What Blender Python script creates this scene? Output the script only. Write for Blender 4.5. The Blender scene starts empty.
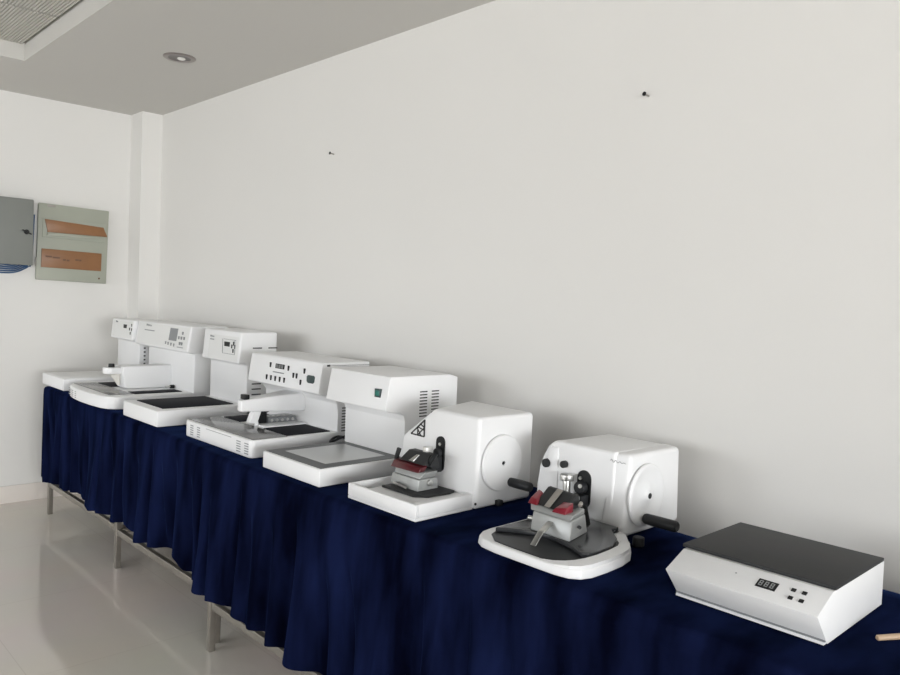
import bpy, bmesh, math, random
from mathutils import Vector, Matrix
random.seed(7)
S = bpy.context.scene
COL = S.collection
TZ = 0.83          # height of the covered table tops

# ------------------------------------------------------------ materials
MATS = {}
def mat(name, col, rough=0.5, metal=0.0, spec=0.5, coat=0.0, sheen=0.0, sheen_col=None, noise=0.0, nscale=8.0,
        bump=0.0, bscale=40.0, emit=None, estr=0.0, trans=0.0, alpha=1.0):
    if name in MATS: return MATS[name]
    m = bpy.data.materials.new(name); m.use_nodes = True
    nt = m.node_tree; b = nt.nodes['Principled BSDF']
    c = (*col, 1)
    b.inputs['Base Color'].default_value = c
    b.inputs['Roughness'].default_value = rough
    b.inputs['Metallic'].default_value = metal
    b.inputs['Specular IOR Level'].default_value = spec
    b.inputs['Coat Weight'].default_value = coat
    b.inputs['Coat Roughness'].default_value = 0.08
    b.inputs['Transmission Weight'].default_value = trans
    b.inputs['Alpha'].default_value = alpha
    if sheen:
        b.inputs['Sheen Weight'].default_value = sheen
        b.inputs['Sheen Roughness'].default_value = 0.4
        b.inputs['Sheen Tint'].default_value = (*(sheen_col or (1, 1, 1)), 1)
    if emit:
        b.inputs['Emission Color'].default_value = (*emit, 1)
        b.inputs['Emission Strength'].default_value = estr
    tc = nt.nodes.new('ShaderNodeTexCoord')
    if noise:
        n = nt.nodes.new('ShaderNodeTexNoise'); n.inputs['Scale'].default_value = nscale; n.inputs['Detail'].default_value = 4
        nt.links.new(tc.outputs['Object'], n.inputs['Vector'])
        mx = nt.nodes.new('ShaderNodeMix'); mx.data_type = 'RGBA'
        mx.inputs['A'].default_value = (*[max(0, v * (1 - noise)) for v in col], 1)
        mx.inputs['B'].default_value = (*[min(1, v * (1 + noise)) for v in col], 1)
        nt.links.new(n.outputs['Fac'], mx.inputs['Factor'])
        nt.links.new(mx.outputs['Result'], b.inputs['Base Color'])
    if bump:
        n2 = nt.nodes.new('ShaderNodeTexNoise'); n2.inputs['Scale'].default_value = bscale; n2.inputs['Detail'].default_value = 3
        nt.links.new(tc.outputs['Object'], n2.inputs['Vector'])
        bp = nt.nodes.new('ShaderNodeBump'); bp.inputs['Strength'].default_value = bump; bp.inputs['Distance'].default_value = 0.004
        nt.links.new(n2.outputs['Fac'], bp.inputs['Height'])
        nt.links.new(bp.outputs['Normal'], b.inputs['Normal'])
    MATS[name] = m
    return m

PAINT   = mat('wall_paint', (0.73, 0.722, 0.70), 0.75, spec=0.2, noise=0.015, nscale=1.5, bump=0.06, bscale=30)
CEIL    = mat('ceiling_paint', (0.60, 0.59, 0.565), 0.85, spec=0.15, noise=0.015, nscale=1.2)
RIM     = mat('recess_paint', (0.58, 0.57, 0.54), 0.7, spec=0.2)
SKIRT   = mat('skirting_tile', (0.80, 0.75, 0.70), 0.25, noise=0.05, nscale=6)
WHITE   = mat('white_enamel', (0.78, 0.785, 0.79), 0.34, spec=0.4, noise=0.006, nscale=5)
WHITE2  = mat('white_panel_film', (0.73, 0.735, 0.725), 0.4, spec=0.4)
WARM    = mat('aged_white_plastic', (0.72, 0.70, 0.65), 0.4)
BLACKPL = mat('black_plate', (0.010, 0.011, 0.016), 0.6, spec=0.05, bump=0.05, bscale=200)
CHARC   = mat('charcoal_plate', (0.030, 0.031, 0.032), 0.5, spec=0.2, noise=0.12, nscale=30)
BLACK   = mat('black_plastic', (0.010, 0.011, 0.012), 0.42, spec=0.25)
SOFTBLK = mat('soft_black_grip', (0.018, 0.019, 0.021), 0.5, spec=0.3)
GREYP   = mat('grey_film', (0.22, 0.23, 0.24), 0.3)
GREYFR  = mat('grey_frame', (0.10, 0.105, 0.108), 0.4, spec=0.3)
GLASSY  = mat('smoked_sheet', (0.13, 0.13, 0.127), 0.14, spec=0.6)
STEEL   = mat('brushed_steel', (0.60, 0.60, 0.58), 0.28, metal=0.9)
DULL    = mat('dull_steel', (0.36, 0.34, 0.31), 0.45, metal=0.65, noise=0.2, nscale=12)
LEGST   = mat('table_leg_steel', (0.30, 0.28, 0.25), 0.35, metal=0.7, noise=0.25, nscale=14)
MIRROR  = mat('polished_plate', (0.60, 0.61, 0.61), 0.3, metal=0.35)
BLOCK   = mat('pale_grey_block', (0.33, 0.34, 0.335), 0.32, metal=0.2, noise=0.12, nscale=40)
RED     = mat('dark_red_guard', (0.075, 0.006, 0.010), 0.3, coat=0.3)
REDB    = mat('bright_red_guard', (0.20, 0.010, 0.022), 0.3, coat=0.3)
GREENSW = mat('green_switch', (0.0, 0.14, 0.11), 0.3)
GREENDK = mat('dark_green_switch', (0.02, 0.045, 0.045), 0.3)
TRAYDK  = mat('dark_gloss_tray', (0.012, 0.013, 0.015), 0.28, spec=0.15)
TRAYTOP = mat('dark_gloss_plinth', (0.035, 0.037, 0.04), 0.16, spec=0.45)
DIGIT   = mat('display_digit', (0.30, 0.31, 0.31), 0.4)
TEXTG   = mat('grey_print', (0.25, 0.26, 0.27), 0.5)
BOXGREY = mat('grey_green_enamel', (0.20, 0.21, 0.195), 0.45, noise=0.03, nscale=3)
BOXLITE = mat('pale_green_enamel', (0.35, 0.365, 0.305), 0.45, noise=0.04, nscale=4)
CARD    = mat('brown_window_cover', (0.25, 0.115, 0.045), 0.35, noise=0.22, nscale=9)
CARDDK  = mat('brown_stain', (0.13, 0.06, 0.03), 0.5)
BLUEC   = mat('blue_cable_sheath', (0.025, 0.085, 0.20), 0.45)
TABLEW  = mat('table_board', (0.5, 0.48, 0.44), 0.5, noise=0.1)
WOODST  = mat('pale_wood', (0.50, 0.36, 0.24), 0.5, noise=0.2, nscale=20)
CHROME  = mat('downlight_metal', (0.30, 0.27, 0.26), 0.3, metal=0.8)
LAMPIN  = mat('downlight_reflector', (0.16, 0.145, 0.14), 0.35, metal=0.5)
LAMPW   = mat('lamp_glass', (0.8, 0.79, 0.76), 0.2)

def velvet():
    m = bpy.data.materials.new('navy_velvet'); m.use_nodes = True
    nt = m.node_tree; b = nt.nodes['Principled BSDF']
    b.inputs['Roughness'].default_value = 0.9
    b.inputs['Specular IOR Level'].default_value = 0.0
    b.inputs['Sheen Weight'].default_value = 0.16
    b.inputs['Sheen Roughness'].default_value = 0.25
    b.inputs['Sheen Tint'].default_value = (0.10, 0.20, 0.60, 1)
    tc = nt.nodes.new('ShaderNodeTexCoord')
    mp = nt.nodes.new('ShaderNodeMapping'); mp.inputs['Scale'].default_value = (10, 4, 2.2)
    n = nt.nodes.new('ShaderNodeTexNoise'); n.inputs['Scale'].default_value = 1.0; n.inputs['Detail'].default_value = 3
    nt.links.new(tc.outputs['Object'], mp.inputs['Vector']); nt.links.new(mp.outputs['Vector'], n.inputs['Vector'])
    mx = nt.nodes.new('ShaderNodeMix'); mx.data_type = 'RGBA'
    mx.inputs['A'].default_value = (0.0016, 0.0022, 0.0085, 1)
    mx.inputs['B'].default_value = (0.0068, 0.0112, 0.043, 1)
    mr = nt.nodes.new('ShaderNodeMapRange'); mr.inputs['From Min'].default_value = 0.34; mr.inputs['From Max'].default_value = 0.68
    nt.links.new(n.outputs['Fac'], mr.inputs['Value'])
    nt.links.new(mr.outputs['Result'], mx.inputs['Factor']); nt.links.new(mx.outputs['Result'], b.inputs['Base Color'])
    n2 = nt.nodes.new('ShaderNodeTexNoise'); n2.inputs['Scale'].default_value = 220; n2.inputs['Detail'].default_value = 2
    nt.links.new(tc.outputs['Object'], n2.inputs['Vector'])
    bp = nt.nodes.new('ShaderNodeBump'); bp.inputs['Strength'].default_value = 0.25; bp.inputs['Distance'].default_value = 0.002
    nt.links.new(n2.outputs['Fac'], bp.inputs['Height']); nt.links.new(bp.outputs['Normal'], b.inputs['Normal'])
    return m
VELVET = velvet()

def floor_mat():
    m = bpy.data.materials.new('polished_floor_tile'); m.use_nodes = True
    nt = m.node_tree; b = nt.nodes['Principled BSDF']
    g = nt.nodes.new('ShaderNodeNewGeometry')
    mp = nt.nodes.new('ShaderNodeMapping'); mp.inputs['Location'].default_value = (0.59, -0.84 + 0.8, 0)
    br = nt.nodes.new('ShaderNodeTexBrick'); br.offset = 0; br.inputs['Scale'].default_value = 1.0
    br.inputs['Brick Width'].default_value = 0.8; br.inputs['Row Height'].default_value = 0.8
    br.inputs['Mortar Size'].default_value = 0.0018; br.inputs['Mortar Smooth'].default_value = 0.3
    br.inputs['Color1'].default_value = (0.70, 0.65, 0.59, 1); br.inputs['Color2'].default_value = (0.705, 0.655, 0.595, 1)
    br.inputs['Mortar'].default_value = (0.62, 0.57, 0.51, 1)
    nt.links.new(g.outputs['Position'], mp.inputs['Vector']); nt.links.new(mp.outputs['Vector'], br.inputs['Vector'])
    n = nt.nodes.new('ShaderNodeTexNoise'); n.inputs['Scale'].default_value = 1.6; n.inputs['Detail'].default_value = 4
    nt.links.new(g.outputs['Position'], n.inputs['Vector'])
    mx = nt.nodes.new('ShaderNodeMix'); mx.data_type = 'RGBA'; mx.blend_type = 'MULTIPLY'; mx.inputs['Factor'].default_value = 0.15
    nt.links.new(br.outputs['Color'], mx.inputs['A']); nt.links.new(n.outputs['Color'], mx.inputs['B'])
    nt.links.new(mx.outputs['Result'], b.inputs['Base Color'])
    b.inputs['Roughness'].default_value = 0.07
    b.inputs['Specular IOR Level'].default_value = 0.75
    return m
FLOORM = floor_mat()

def louvre_mat():
    m = bpy.data.materials.new('ribbed_ceiling_panel'); m.use_nodes = True
    nt = m.node_tree; b = nt.nodes['Principled BSDF']
    b.inputs['Base Color'].default_value = (0.56, 0.55, 0.51, 1); b.inputs['Roughness'].default_value = 0.5
    return m
LOUVRE = louvre_mat()


# ------------------------------------------------------------ mesh helpers
class MB:
    def __init__(s): s.bm = bmesh.new()
    def box(s, x0, x1, y0, y1, z0, z1):
        v = [s.bm.verts.new(p) for p in [(x0,y0,z0),(x1,y0,z0),(x1,y1,z0),(x0,y1,z0),(x0,y0,z1),(x1,y0,z1),(x1,y1,z1),(x0,y1,z1)]]
        for f in [(0,3,2,1),(4,5,6,7),(0,1,5,4),(1,2,6,5),(2,3,7,6),(3,0,4,7)]: s.bm.faces.new([v[i] for i in f])
        return s
    def hexa(s, low, high):
        a = [s.bm.verts.new(p) for p in low]; b = [s.bm.verts.new(p) for p in high]; n = len(a)
        s.bm.faces.new(a[::-1]); s.bm.faces.new(b)
        for i in range(n): s.bm.faces.new([a[i], a[(i+1) % n], b[(i+1) % n], b[i]])
        return s
    def prism(s, pts, axis, a0, a1):
        def P(p, a):
            return {'x': (a, p[0], p[1]), 'y': (p[0], a, p[1]), 'z': (p[0], p[1], a)}[axis]
        return s.hexa([P(p, a0) for p in pts], [P(p, a1) for p in pts])
    def cyl(s, p0, p1, r0, r1=None, n=20, caps=True):
        r1 = r0 if r1 is None else r1
        p0 = Vector(p0); p1 = Vector(p1); d = (p1 - p0).normalized()
        u = d.orthogonal().normalized(); w = d.cross(u)
        A = []; B = []
        for i in range(n):
            t = 2*math.pi*i/n; o = u*math.cos(t) + w*math.sin(t)
            A.append(s.bm.verts.new(p0 + o*r0)); B.append(s.bm.verts.new(p1 + o*r1))
        for i in range(n): s.bm.faces.new([A[i], A[(i+1) % n], B[(i+1) % n], B[i]])
        if caps: s.bm.faces.new(A[::-1]); s.bm.faces.new(B)
        return s
    def lathe(s, c, axis, prof, n=40):
        c = Vector(c); d = Vector(axis).normalized(); u = d.orthogonal().normalized(); w = d.cross(u); rings = []
        for (r, h) in prof:
            if r < 1e-6: rings.append([s.bm.verts.new(c + d*h)]); continue
            rings.append([s.bm.verts.new(c + d*h + (u*math.cos(2*math.pi*i/n) + w*math.sin(2*math.pi*i/n))*r) for i in range(n)])
        for a, b in zip(rings, rings[1:]):
            for i in range(n):
                j = (i+1) % n
                if len(a) == 1: s.bm.faces.new([a[0], b[j], b[i]])
                elif len(b) == 1: s.bm.faces.new([a[i], a[j], b[0]])
                else: s.bm.faces.new([a[i], a[j], b[j], b[i]])
        return s
    def tube(s, pts, r, n=8, sub=6):
        P = [Vector(p) for p in pts]; Q = []
        for i in range(len(P)-1):
            a = P[max(i-1, 0)]; b = P[i]; c = P[i+1]; d = P[min(i+2, len(P)-1)]
            for k in range(sub):
                t = k/sub
                Q.append(0.5*((2*b) + (c-a)*t + (2*a-5*b+4*c-d)*t*t + (3*b-a-3*c+d)*t**3))
        Q.append(P[-1]); rings = []; u = None
        for i, q in enumerate(Q):
            d = (Q[min(i+1, len(Q)-1)] - Q[max(i-1, 0)]).normalized()
            if u is None: u = d.orthogonal().normalized()
            u = (u - d*u.dot(d)).normalized(); w = d.cross(u)
            rings.append([s.bm.verts.new(q + (u*math.cos(2*math.pi*k/n) + w*math.sin(2*math.pi*k/n))*r) for k in range(n)])
        for a, b in zip(rings, rings[1:]):
            for k in range(n): s.bm.faces.new([a[k], a[(k+1) % n], b[(k+1) % n], b[k]])
        s.bm.faces.new(rings[0][::-1]); s.bm.faces.new(rings[-1])
        return s
    def bevel(s, w, seg=3, ang=0.35):
        bmesh.ops.recalc_face_normals(s.bm, faces=s.bm.faces)
        es = [e for e in s.bm.edges if len(e.link_faces) == 2 and e.calc_face_angle(0) > ang]
        bmesh.ops.bevel(s.bm, geom=es, offset=w, segments=seg, profile=0.5, affect='EDGES', clamp_overlap=True)
        return s

def part(name, b, m, parent=None, bevel=0, seg=3, sharp=38, label=None):
    if bevel: b.bevel(bevel, seg)
    bmesh.ops.recalc_face_normals(b.bm, faces=b.bm.faces)
    me = bpy.data.meshes.new(name); b.bm.to_mesh(me); b.bm.free()
    o = bpy.data.objects.new(name, me); COL.objects.link(o)
    me.materials.append(m)
    for p in me.polygons: p.use_smooth = True
    me.set_sharp_from_angle(angle=math.radians(sharp))
    if parent:
        org = world_origin(parent)
        me.transform(Matrix.Translation(-org)); o.parent = parent
    if label: o['label'] = label
    return o
def world_origin(o):
    v = Vector(o.location)
    while o.parent: o = o.parent; v = v + Vector(o.location)
    return v
def tag(o, label, cat, group=None, kind=None):
    o['label'] = label; o['category'] = cat
    if group: o['group'] = group
    if kind: o['kind'] = kind
    return o
def thing(name, loc, label, cat, group=None):
    o = bpy.data.objects.new(name, None); COL.objects.link(o); o.location = loc; o.empty_display_size = 0.05
    return tag(o, label, cat, group)
def struct(name, b, m, bevel=0, parent=None, label=None):
    o = part(name, b, m, parent, bevel)
    if parent is None:
        o['kind'] = 'structure'
        if label: o['label'] = label
    return o
def box(x0, x1, y0, y1, z0, z1): return MB().box(x0, x1, y0, y1, z0, z1)

# seven-segment digits on the plane through o with unit vectors u (right) and v (up), n outwards
SEG = {'8': 'abcdefg', '0': 'abcdef', '3': 'abcdg', '5': 'acdfg', '6': 'acdefg'}
def digits(b, txt, o, u, v, n, w, h, gap, t):
    o = Vector(o); u = Vector(u).normalized(); v = Vector(v).normalized(); n = Vector(n).normalized()
    def bar(a0, a1, b0, b1):
        lo = [o+u*a0+v*b0, o+u*a1+v*b0, o+u*a1+v*b1, o+u*a0+v*b1]
        b.hexa(lo, [p+n*0.0008 for p in lo])
    for i, ch in enumerate(txt):
        x = i*(w+gap)
        R = {'a': (x, x+w, h-t, h), 'g': (x, x+w, h/2-t/2, h/2+t/2), 'd': (x, x+w, 0, t),
             'f': (x, x+t, h/2, h), 'e': (x, x+t, 0, h/2), 'b': (x+w-t, x+w, h/2, h), 'c': (x+w-t, x+w, 0, h/2)}
        for k in SEG[ch]: bar(*R[k])

# ------------------------------------------------------------ the room
RX, RY0, RY1, RZ = 12.0, -3.6, 2.31, 2.736
struct('floor', box(-0.1, RX, RY0, RY1+0.1, -0.08, 0), FLOORM)
# ceiling with a shallow rectangular recess that holds ribbed panels
cx0, cx1, cy0, cy1, cz = 0.857, 10.8, -2.4, 1.245, 2.823
c = MB()
c.box(-0.1, cx0, RY0, RY1+0.1, RZ, RZ+0.12); c.box(cx1, RX+0.1, RY0, RY1+0.1, RZ, RZ+0.12)
c.box(cx0, cx1, RY0, cy0, RZ, RZ+0.12); c.box(cx0, cx1, cy1, RY1+0.1, RZ, RZ+0.12)
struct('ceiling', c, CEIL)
t = MB(); w = 0.004
t.box(cx0-0.0, cx0+w, cy0, cy1, RZ-0.0005, cz+0.03); t.box(cx1-w, cx1, cy0, cy1, RZ-0.0005, cz+0.03)
t.box(cx0, cx1, cy0, cy0+w, RZ-0.0005, cz+0.03); t.box(cx0, cx1, cy1-w, cy1, RZ-0.0005, cz+0.03)
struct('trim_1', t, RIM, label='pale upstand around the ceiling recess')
struct('wall_far', box(-0.1, 0, RY0, RY1, 0, RZ), PAINT)
struct('wall_right', box(-0.1, RX, RY1, RY1+0.1, 0, RZ), PAINT)
struct('trim_2', box(0, 0.205, 2.165, RY1, 0, RZ), PAINT, label='square white column boxed into the room corner')
struct('baseboard_far', box(0, 0.012, RY0, 2.165, 0, 0.118), SKIRT, 0.002)
struct('baseboard_right', box(0.205, RX, RY1-0.012, RY1, 0, 0.118), SKIRT, 0.002)
# window walls behind the camera
def window_wall(name, plane, a0, a1, wins, sill, head, other0, other1):
    b = MB()
    def put(u0, u1, z0, z1):
        if plane == 'y': b.box(u0, u1, other0, other1, z0, z1)
        else: b.box(other0, other1, u0, u1, z0, z1)
    put(a0, a1, 0, sill); put(a0, a1, head, RZ)
    xs = [a0] + [v for w_ in wins for v in w_] + [a1]
    for i in range(0, len(xs), 2): put(xs[i], xs[i+1], sill, head)
    return struct(name, b, PAINT)
window_wall('wall_left', 'y', 0, RX, [(0.5, 2.9), (3.5, 5.7)], 0.12, 2.35, RY0-0.12, RY0)
window_wall('wall_back', 'x', RY0, RY1, [(-3.1, -0.4), (-0.1, 1.9)], 0.5, 2.5, RX, RX+0.12)
def window_frame(name, plane, u0, u1, z0, z1, o):
    b = MB(); f = 0.05
    def put(a, b_, c_, d):
        if plane == 'y': b.box(a, b_, o-0.03, o+0.03, c_, d)
        else: b.box(o-0.03, o+0.03, a, b_, c_, d)
    put(u0, u0+f, z0, z1); put(u1-f, u1, z0, z1); put(u0+f, u1-f, z0, z0+f); put(u0+f, u1-f, z1-f, z1)
    m = (u0+u1)/2; put(m-0.025, m+0.025, z0+f, z1-f)
    struct(name, b, WHITE, 0.004)
window_frame('window_1', 'y', 0.5, 2.9, 0.12, 2.35, RY0-0.06)
window_frame('window_2', 'y', 3.5, 5.7, 0.12, 2.35, RY0-0.06)
window_frame('window_3', 'x', -3.1, -0.4, 0.5, 2.5, RX+0.06)
window_frame('window_4', 'x', -0.1, 1.9, 0.5, 2.5, RX+0.06)

# ribbed panels in the recess (each a thing)
xs = [cx0+w, 1.494, 2.094, 2.694]
y1, y0 = 1.226, 0.641
where = ['against the far rim of the recess, full width before the dark joint', 'second from the far rim, beyond the dark joint, cut by the top edge', 'third from the far rim, at the very top of the view']
for i in range(3):
    x0, x1 = xs[i]+(0.011 if i else 0.001), xs[i+1]-0.011
    b = MB(); b.box(x0, x1, y0, y1, cz+0.006, cz+0.012)
    n = 38
    for k_ in range(n):
        yy = y0 + (y1-y0)*(k_+0.15)/n; b.box(x0, x1, yy, yy+(y1-y0)/n*0.66, cz, cz+0.007)
    o = part('ceiling_panel', b, LOUVRE)
    tag(o, 'grey ribbed ceiling panel ' + where[i], 'ceiling panel', 'ribbed panels in the ceiling recess')
struct('trim_3', box(cx0+w, cx1, cy0, cy1, cz+0.02, cz+0.035), mat('recess_backing', (0.05, 0.048, 0.045), 0.8), label='dark backing above the ribbed panels')

# recessed downlight
dl = thing('recessed_downlight', (1.645, 1.79, RZ), 'round brown-grey metal downlight recessed in the grey ceiling near the corner', 'ceiling light')
part('trim_ring', MB().lathe((1.645,1.79,RZ), (0,0,-1), [(0.058,0.0),(0.060,0.006),(0.078,0.007),(0.084,0.003),(0.084,-0.001),(0.058,-0.001)], 40), CHROME, dl)
part('reflector', MB().lathe((1.645,1.79,RZ), (0,0,-1), [(0.058,0.004),(0.045,0.0015),(0.0,0.0012)], 40), LAMPIN, dl)
part('lamp', MB().lathe((1.645,1.80,RZ), (0,0,-1), [(0.020,0.0015),(0.022,0.006),(0.014,0.012),(0.0,0.014)], 24), LAMPW, dl)

# nails
for (nx, nz, lab) in [(2.366, 2.226, 'small dark nail in the white wall, the left one, above the white consoles'),
                      (4.232, 2.226, 'small dark nail in the white wall, the right one, above the two microtomes')]:
    nl = thing('wall_nail', (nx, RY1, nz), lab, 'nail', 'nails in the long white wall')
    part('shank', MB().cyl((nx, RY1+0.005, nz), (nx-0.004, RY1-0.022, nz+0.004), 0.0028, n=10), DULL, nl)
    part('head', MB().cyl((nx-0.004, RY1-0.022, nz+0.004), (nx-0.0043, RY1-0.025, nz+0.0045), 0.0075, n=14), BLACK, nl)

# ------------------------------------------------------------ electrical boxes on the far wall
e = thing('electrical_cabinet', (0, 1.30, 1.609), 'flat grey-green electrical cabinet with dark twist lock, cut by the photo edge', 'electrical box')
part('body', box(0.0005, 0.112, 1.075, 1.497, 1.607, 2.036), BOXGREY, e, 0.004)
part('door', box(0.1125, 0.128, 1.073, 1.499, 1.605, 2.038), BOXGREY, e, 0.007)
lk = part('lock', MB().cyl((0.128,1.456,1.823), (0.134,1.456,1.823), 0.016, n=24), BLACK, e)
part('lock_wing', MB().prism([(1.425,1.833),(1.432,1.838),(1.487,1.812),(1.481,1.806)], 'x', 0.134, 0.142), BLACK, lk, 0.001)
p = thing('breaker_panel', (0, 1.77, 1.511), 'pale green breaker panel with two brown covered windows beside the grey cabinet', 'breaker panel')
part('body', box(0.0005, 0.03, 1.552, 2.002, 1.514, 2.024), BOXLITE, p, 0.003)
part('cover', box(0.0305, 0.040, 1.547, 2.006, 1.511, 2.028), BOXLITE, p, 0.004)
part('window_surround', MB().box(0.0402, 0.046, 1.575, 1.985, 1.80, 1.93), mat('pale_green_dark', (0.36,0.38,0.32), 0.5), p, 0.002)
part('window_cover', MB().prism([(1.585,1.922),(1.968,1.906),(1.997,1.842),(1.606,1.836)], 'x', 0.0465, 0.054), CARD, p, 0.001, label='brown window cover hanging askew')
part('window_ledge', MB().prism([(1.606,1.834),(1.94,1.832),(1.95,1.818),(1.60,1.812)], 'x', 0.0465, 0.060), BOXLITE, p, 0.001)
lw = part('window_cover', box(0.0402, 0.047, 1.574, 1.965, 1.597, 1.722), CARD, p, 0.002, label='brown window cover lying flat')
for (a, b_, z_) in [(1.60,1.64,1.672),(1.645,1.69,1.668),(1.71,1.73,1.657),(1.735,1.752,1.655),(1.79,1.812,1.663),(1.815,1.83,1.662)]:
    part('marking', box(0.0471, 0.0476, a, b_, z_-0.006, z_+0.005), CARDDK, lw)
part('latch', box(0.0402, 0.045, 1.60, 1.65, 2.008, 2.022), DULL, p, 0.001)
part('hinge', MB().cyl((0.036,1.544,1.60), (0.036,1.544,1.66), 0.004, n=10), DULL, p)
part('screw', MB().cyl((0.040,1.955,1.545), (0.043,1.955,1.545), 0.006, n=14), CARDDK, p)
p.rotation_euler = (-0.02, 0, 0); p.location.y -= 0.007
cb = MB()
for q in range(5):
    r = random.uniform
    dx = 0.02 + 0.010*q; s_ = 0.011*q
    cb.tube([(dx,1.16,1.603),(dx+0.01,1.20+s_,1.592-r(0,.012)),(dx,1.31,1.553+s_*1.2),(dx+0.01,1.41-s_*.4,1.556+s_),(dx,1.478-s_,1.585+s_*.7),(dx,1.500-s_*.5,1.602)], 0.0045, 8)
tag(part('blue_cable_bundle', cb, BLUEC), 'loop of blue cables hanging below the grey cabinet', 'cable')
tag(part('thin_blue_cable', MB().tube([(0.024,1.506,1.598),(0.02,1.516,1.63),(0.02,1.521,1.70),(0.02,1.525,1.80),(0.02,1.527,1.88),(0.02,1.530,1.95)], 0.005, 8), BLUEC), 'thin dark blue cable rising between the cabinet and the breaker panel', 'cable')

# ------------------------------------------------------------ tables
T_ = [(0.39, 1.60), (1.61, 2.780), (2.788, 4.05), (4.06, 5.27), (5.28, 6.48)]
tl = ['under the blue cloth, the one nearest the far wall', 'under the blue cloth, second from the far wall', 'under the blue cloth, its rail running out at the bottom edge',
      'hidden by the cloth below the second microtome and slide warmer', 'hidden by the cloth at the near end, right edge of view']
for i, (x0, x1) in enumerate(T_):
    yf = (1.528, 1.508, 1.456, 1.480, 1.480)[i]; yb = 2.13 if i < 3 else 2.06
    tb = thing('folding_table', ((x0+x1)/2, (yf+yb)/2, 0), 'steel framed table ' + tl[i], 'table', 'tables under the blue cloth')
    part('tabletop', box(x0, x1, yf, yb, 0.795, 0.822), TABLEW, tb, 0.004)
    for lx in (x0+0.028, x1-0.022):
        for ly in (yf+0.0145, yb-0.03):
            part('leg', box(lx-0.014, lx+0.014, ly-0.014, ly+0.014, 0, 0.795), LEGST, tb, 0.003)
    part('rail', box(x0+0.0425, x1-0.0365, yf+0.004, yf+0.030, 0.180, 0.212), LEGST, tb, 0.003)
    part('rail', box(x0+0.0425, x1-0.0365, yb-0.044, yb-0.018, 0.180, 0.212), LEGST, tb, 0.003)
    for lx in (x0+0.028, x1-0.022):
        part('stretcher', box(lx-0.011, lx+0.011, yf+0.0325, yb-0.0445, 0.183, 0.209), LEGST, tb, 0.003)

# ------------------------------------------------------------ the cloth
def interp(tab, x):
    if x <= tab[0][0]: return tab[0][1]
    for (a, b_), (c_, d_) in zip(tab, tab[1:]):
        if x <= c_:
            k_ = (x-a)/(c_-a); k_ = k_*k_*(3-2*k_); return b_ + (d_-b_)*k_
    return tab[-1][1]
HEM = [(0.3,0.215),(0.45,0.235),(0.67,0.275),(0.9,0.285),(1.12,0.298),(1.35,0.285),(1.6,0.30),(1.72,0.295),(1.88,0.318),(2.05,0.29),(2.25,0.305),(2.51,0.325),(2.62,0.285),(2.75,0.285),(2.89,0.255),(3.0,0.268),(3.16,0.238),(3.42,0.235),(3.59,0.225),(4.2,0.22),(6.5,0.22)]
FLARE = [(0.3,0.012),(1.2,0.025),(2.5,0.04),(3.0,0.06),(6.5,0.06)]
HDROP = [(0.3,0.022),(1.2,0.025),(2.5,0.012),(2.9,-0.006),(6.5,-0.012)]
FRONT = [(0.3,1.503),(1.1,1.498),(1.7,1.482),(2.4,1.472),(3.0,1.450),(4.3,1.450),(4.8,1.462),(6.5,1.462)]
BACK = [(0.3,2.155),(4.2,2.155),(4.62,2.085),(6.5,2.085)]
# valleys: (x, half width at hem, depth, lean of the fold towards +x on its way down)
VAL = []
xx = 0.36
rs = random.Random(11)
spec = [0.48,0.60,0.74,0.91,1.03,1.23,1.46,1.62,1.79,2.0,2.18,2.30,2.42,2.63,2.74,2.86,3.06,3.16,3.30,3.46,3.65,3.78,4.11,4.29,4.45,4.59,4.71,4.85,5.1,5.35,5.6,5.9,6.2]
for s_ in spec:
    far = s_ < 3.2
    VAL.append((s_, rs.uniform(0.026, 0.050) if far else rs.uniform(0.035, 0.065), rs.uniform(0.035, 0.06) if far else rs.uniform(0.05, 0.085), rs.uniform(-0.05, 0.05), rs.uniform(0.0, 0.25)))
def fold(x, s):
    d = 0.0
    for (xc, hw, dep, lean, st) in VAL:
        u = (x - xc - lean*(s-0.5)) / (hw*(0.35+0.75*s))
        if abs(u) < 3.2:
            on = max(0.0, min(1.0, (s-st)/0.55)); on = on*on*(3-2*on)
            d -= dep*on*math.exp(-u*u)
    d += 0.012*s*math.sin(x*9.1+1.0) + 0.008*s*math.sin(x*17.3+3*s) + 0.0025*s*math.sin(x*61+5*s)
    return d
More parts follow.
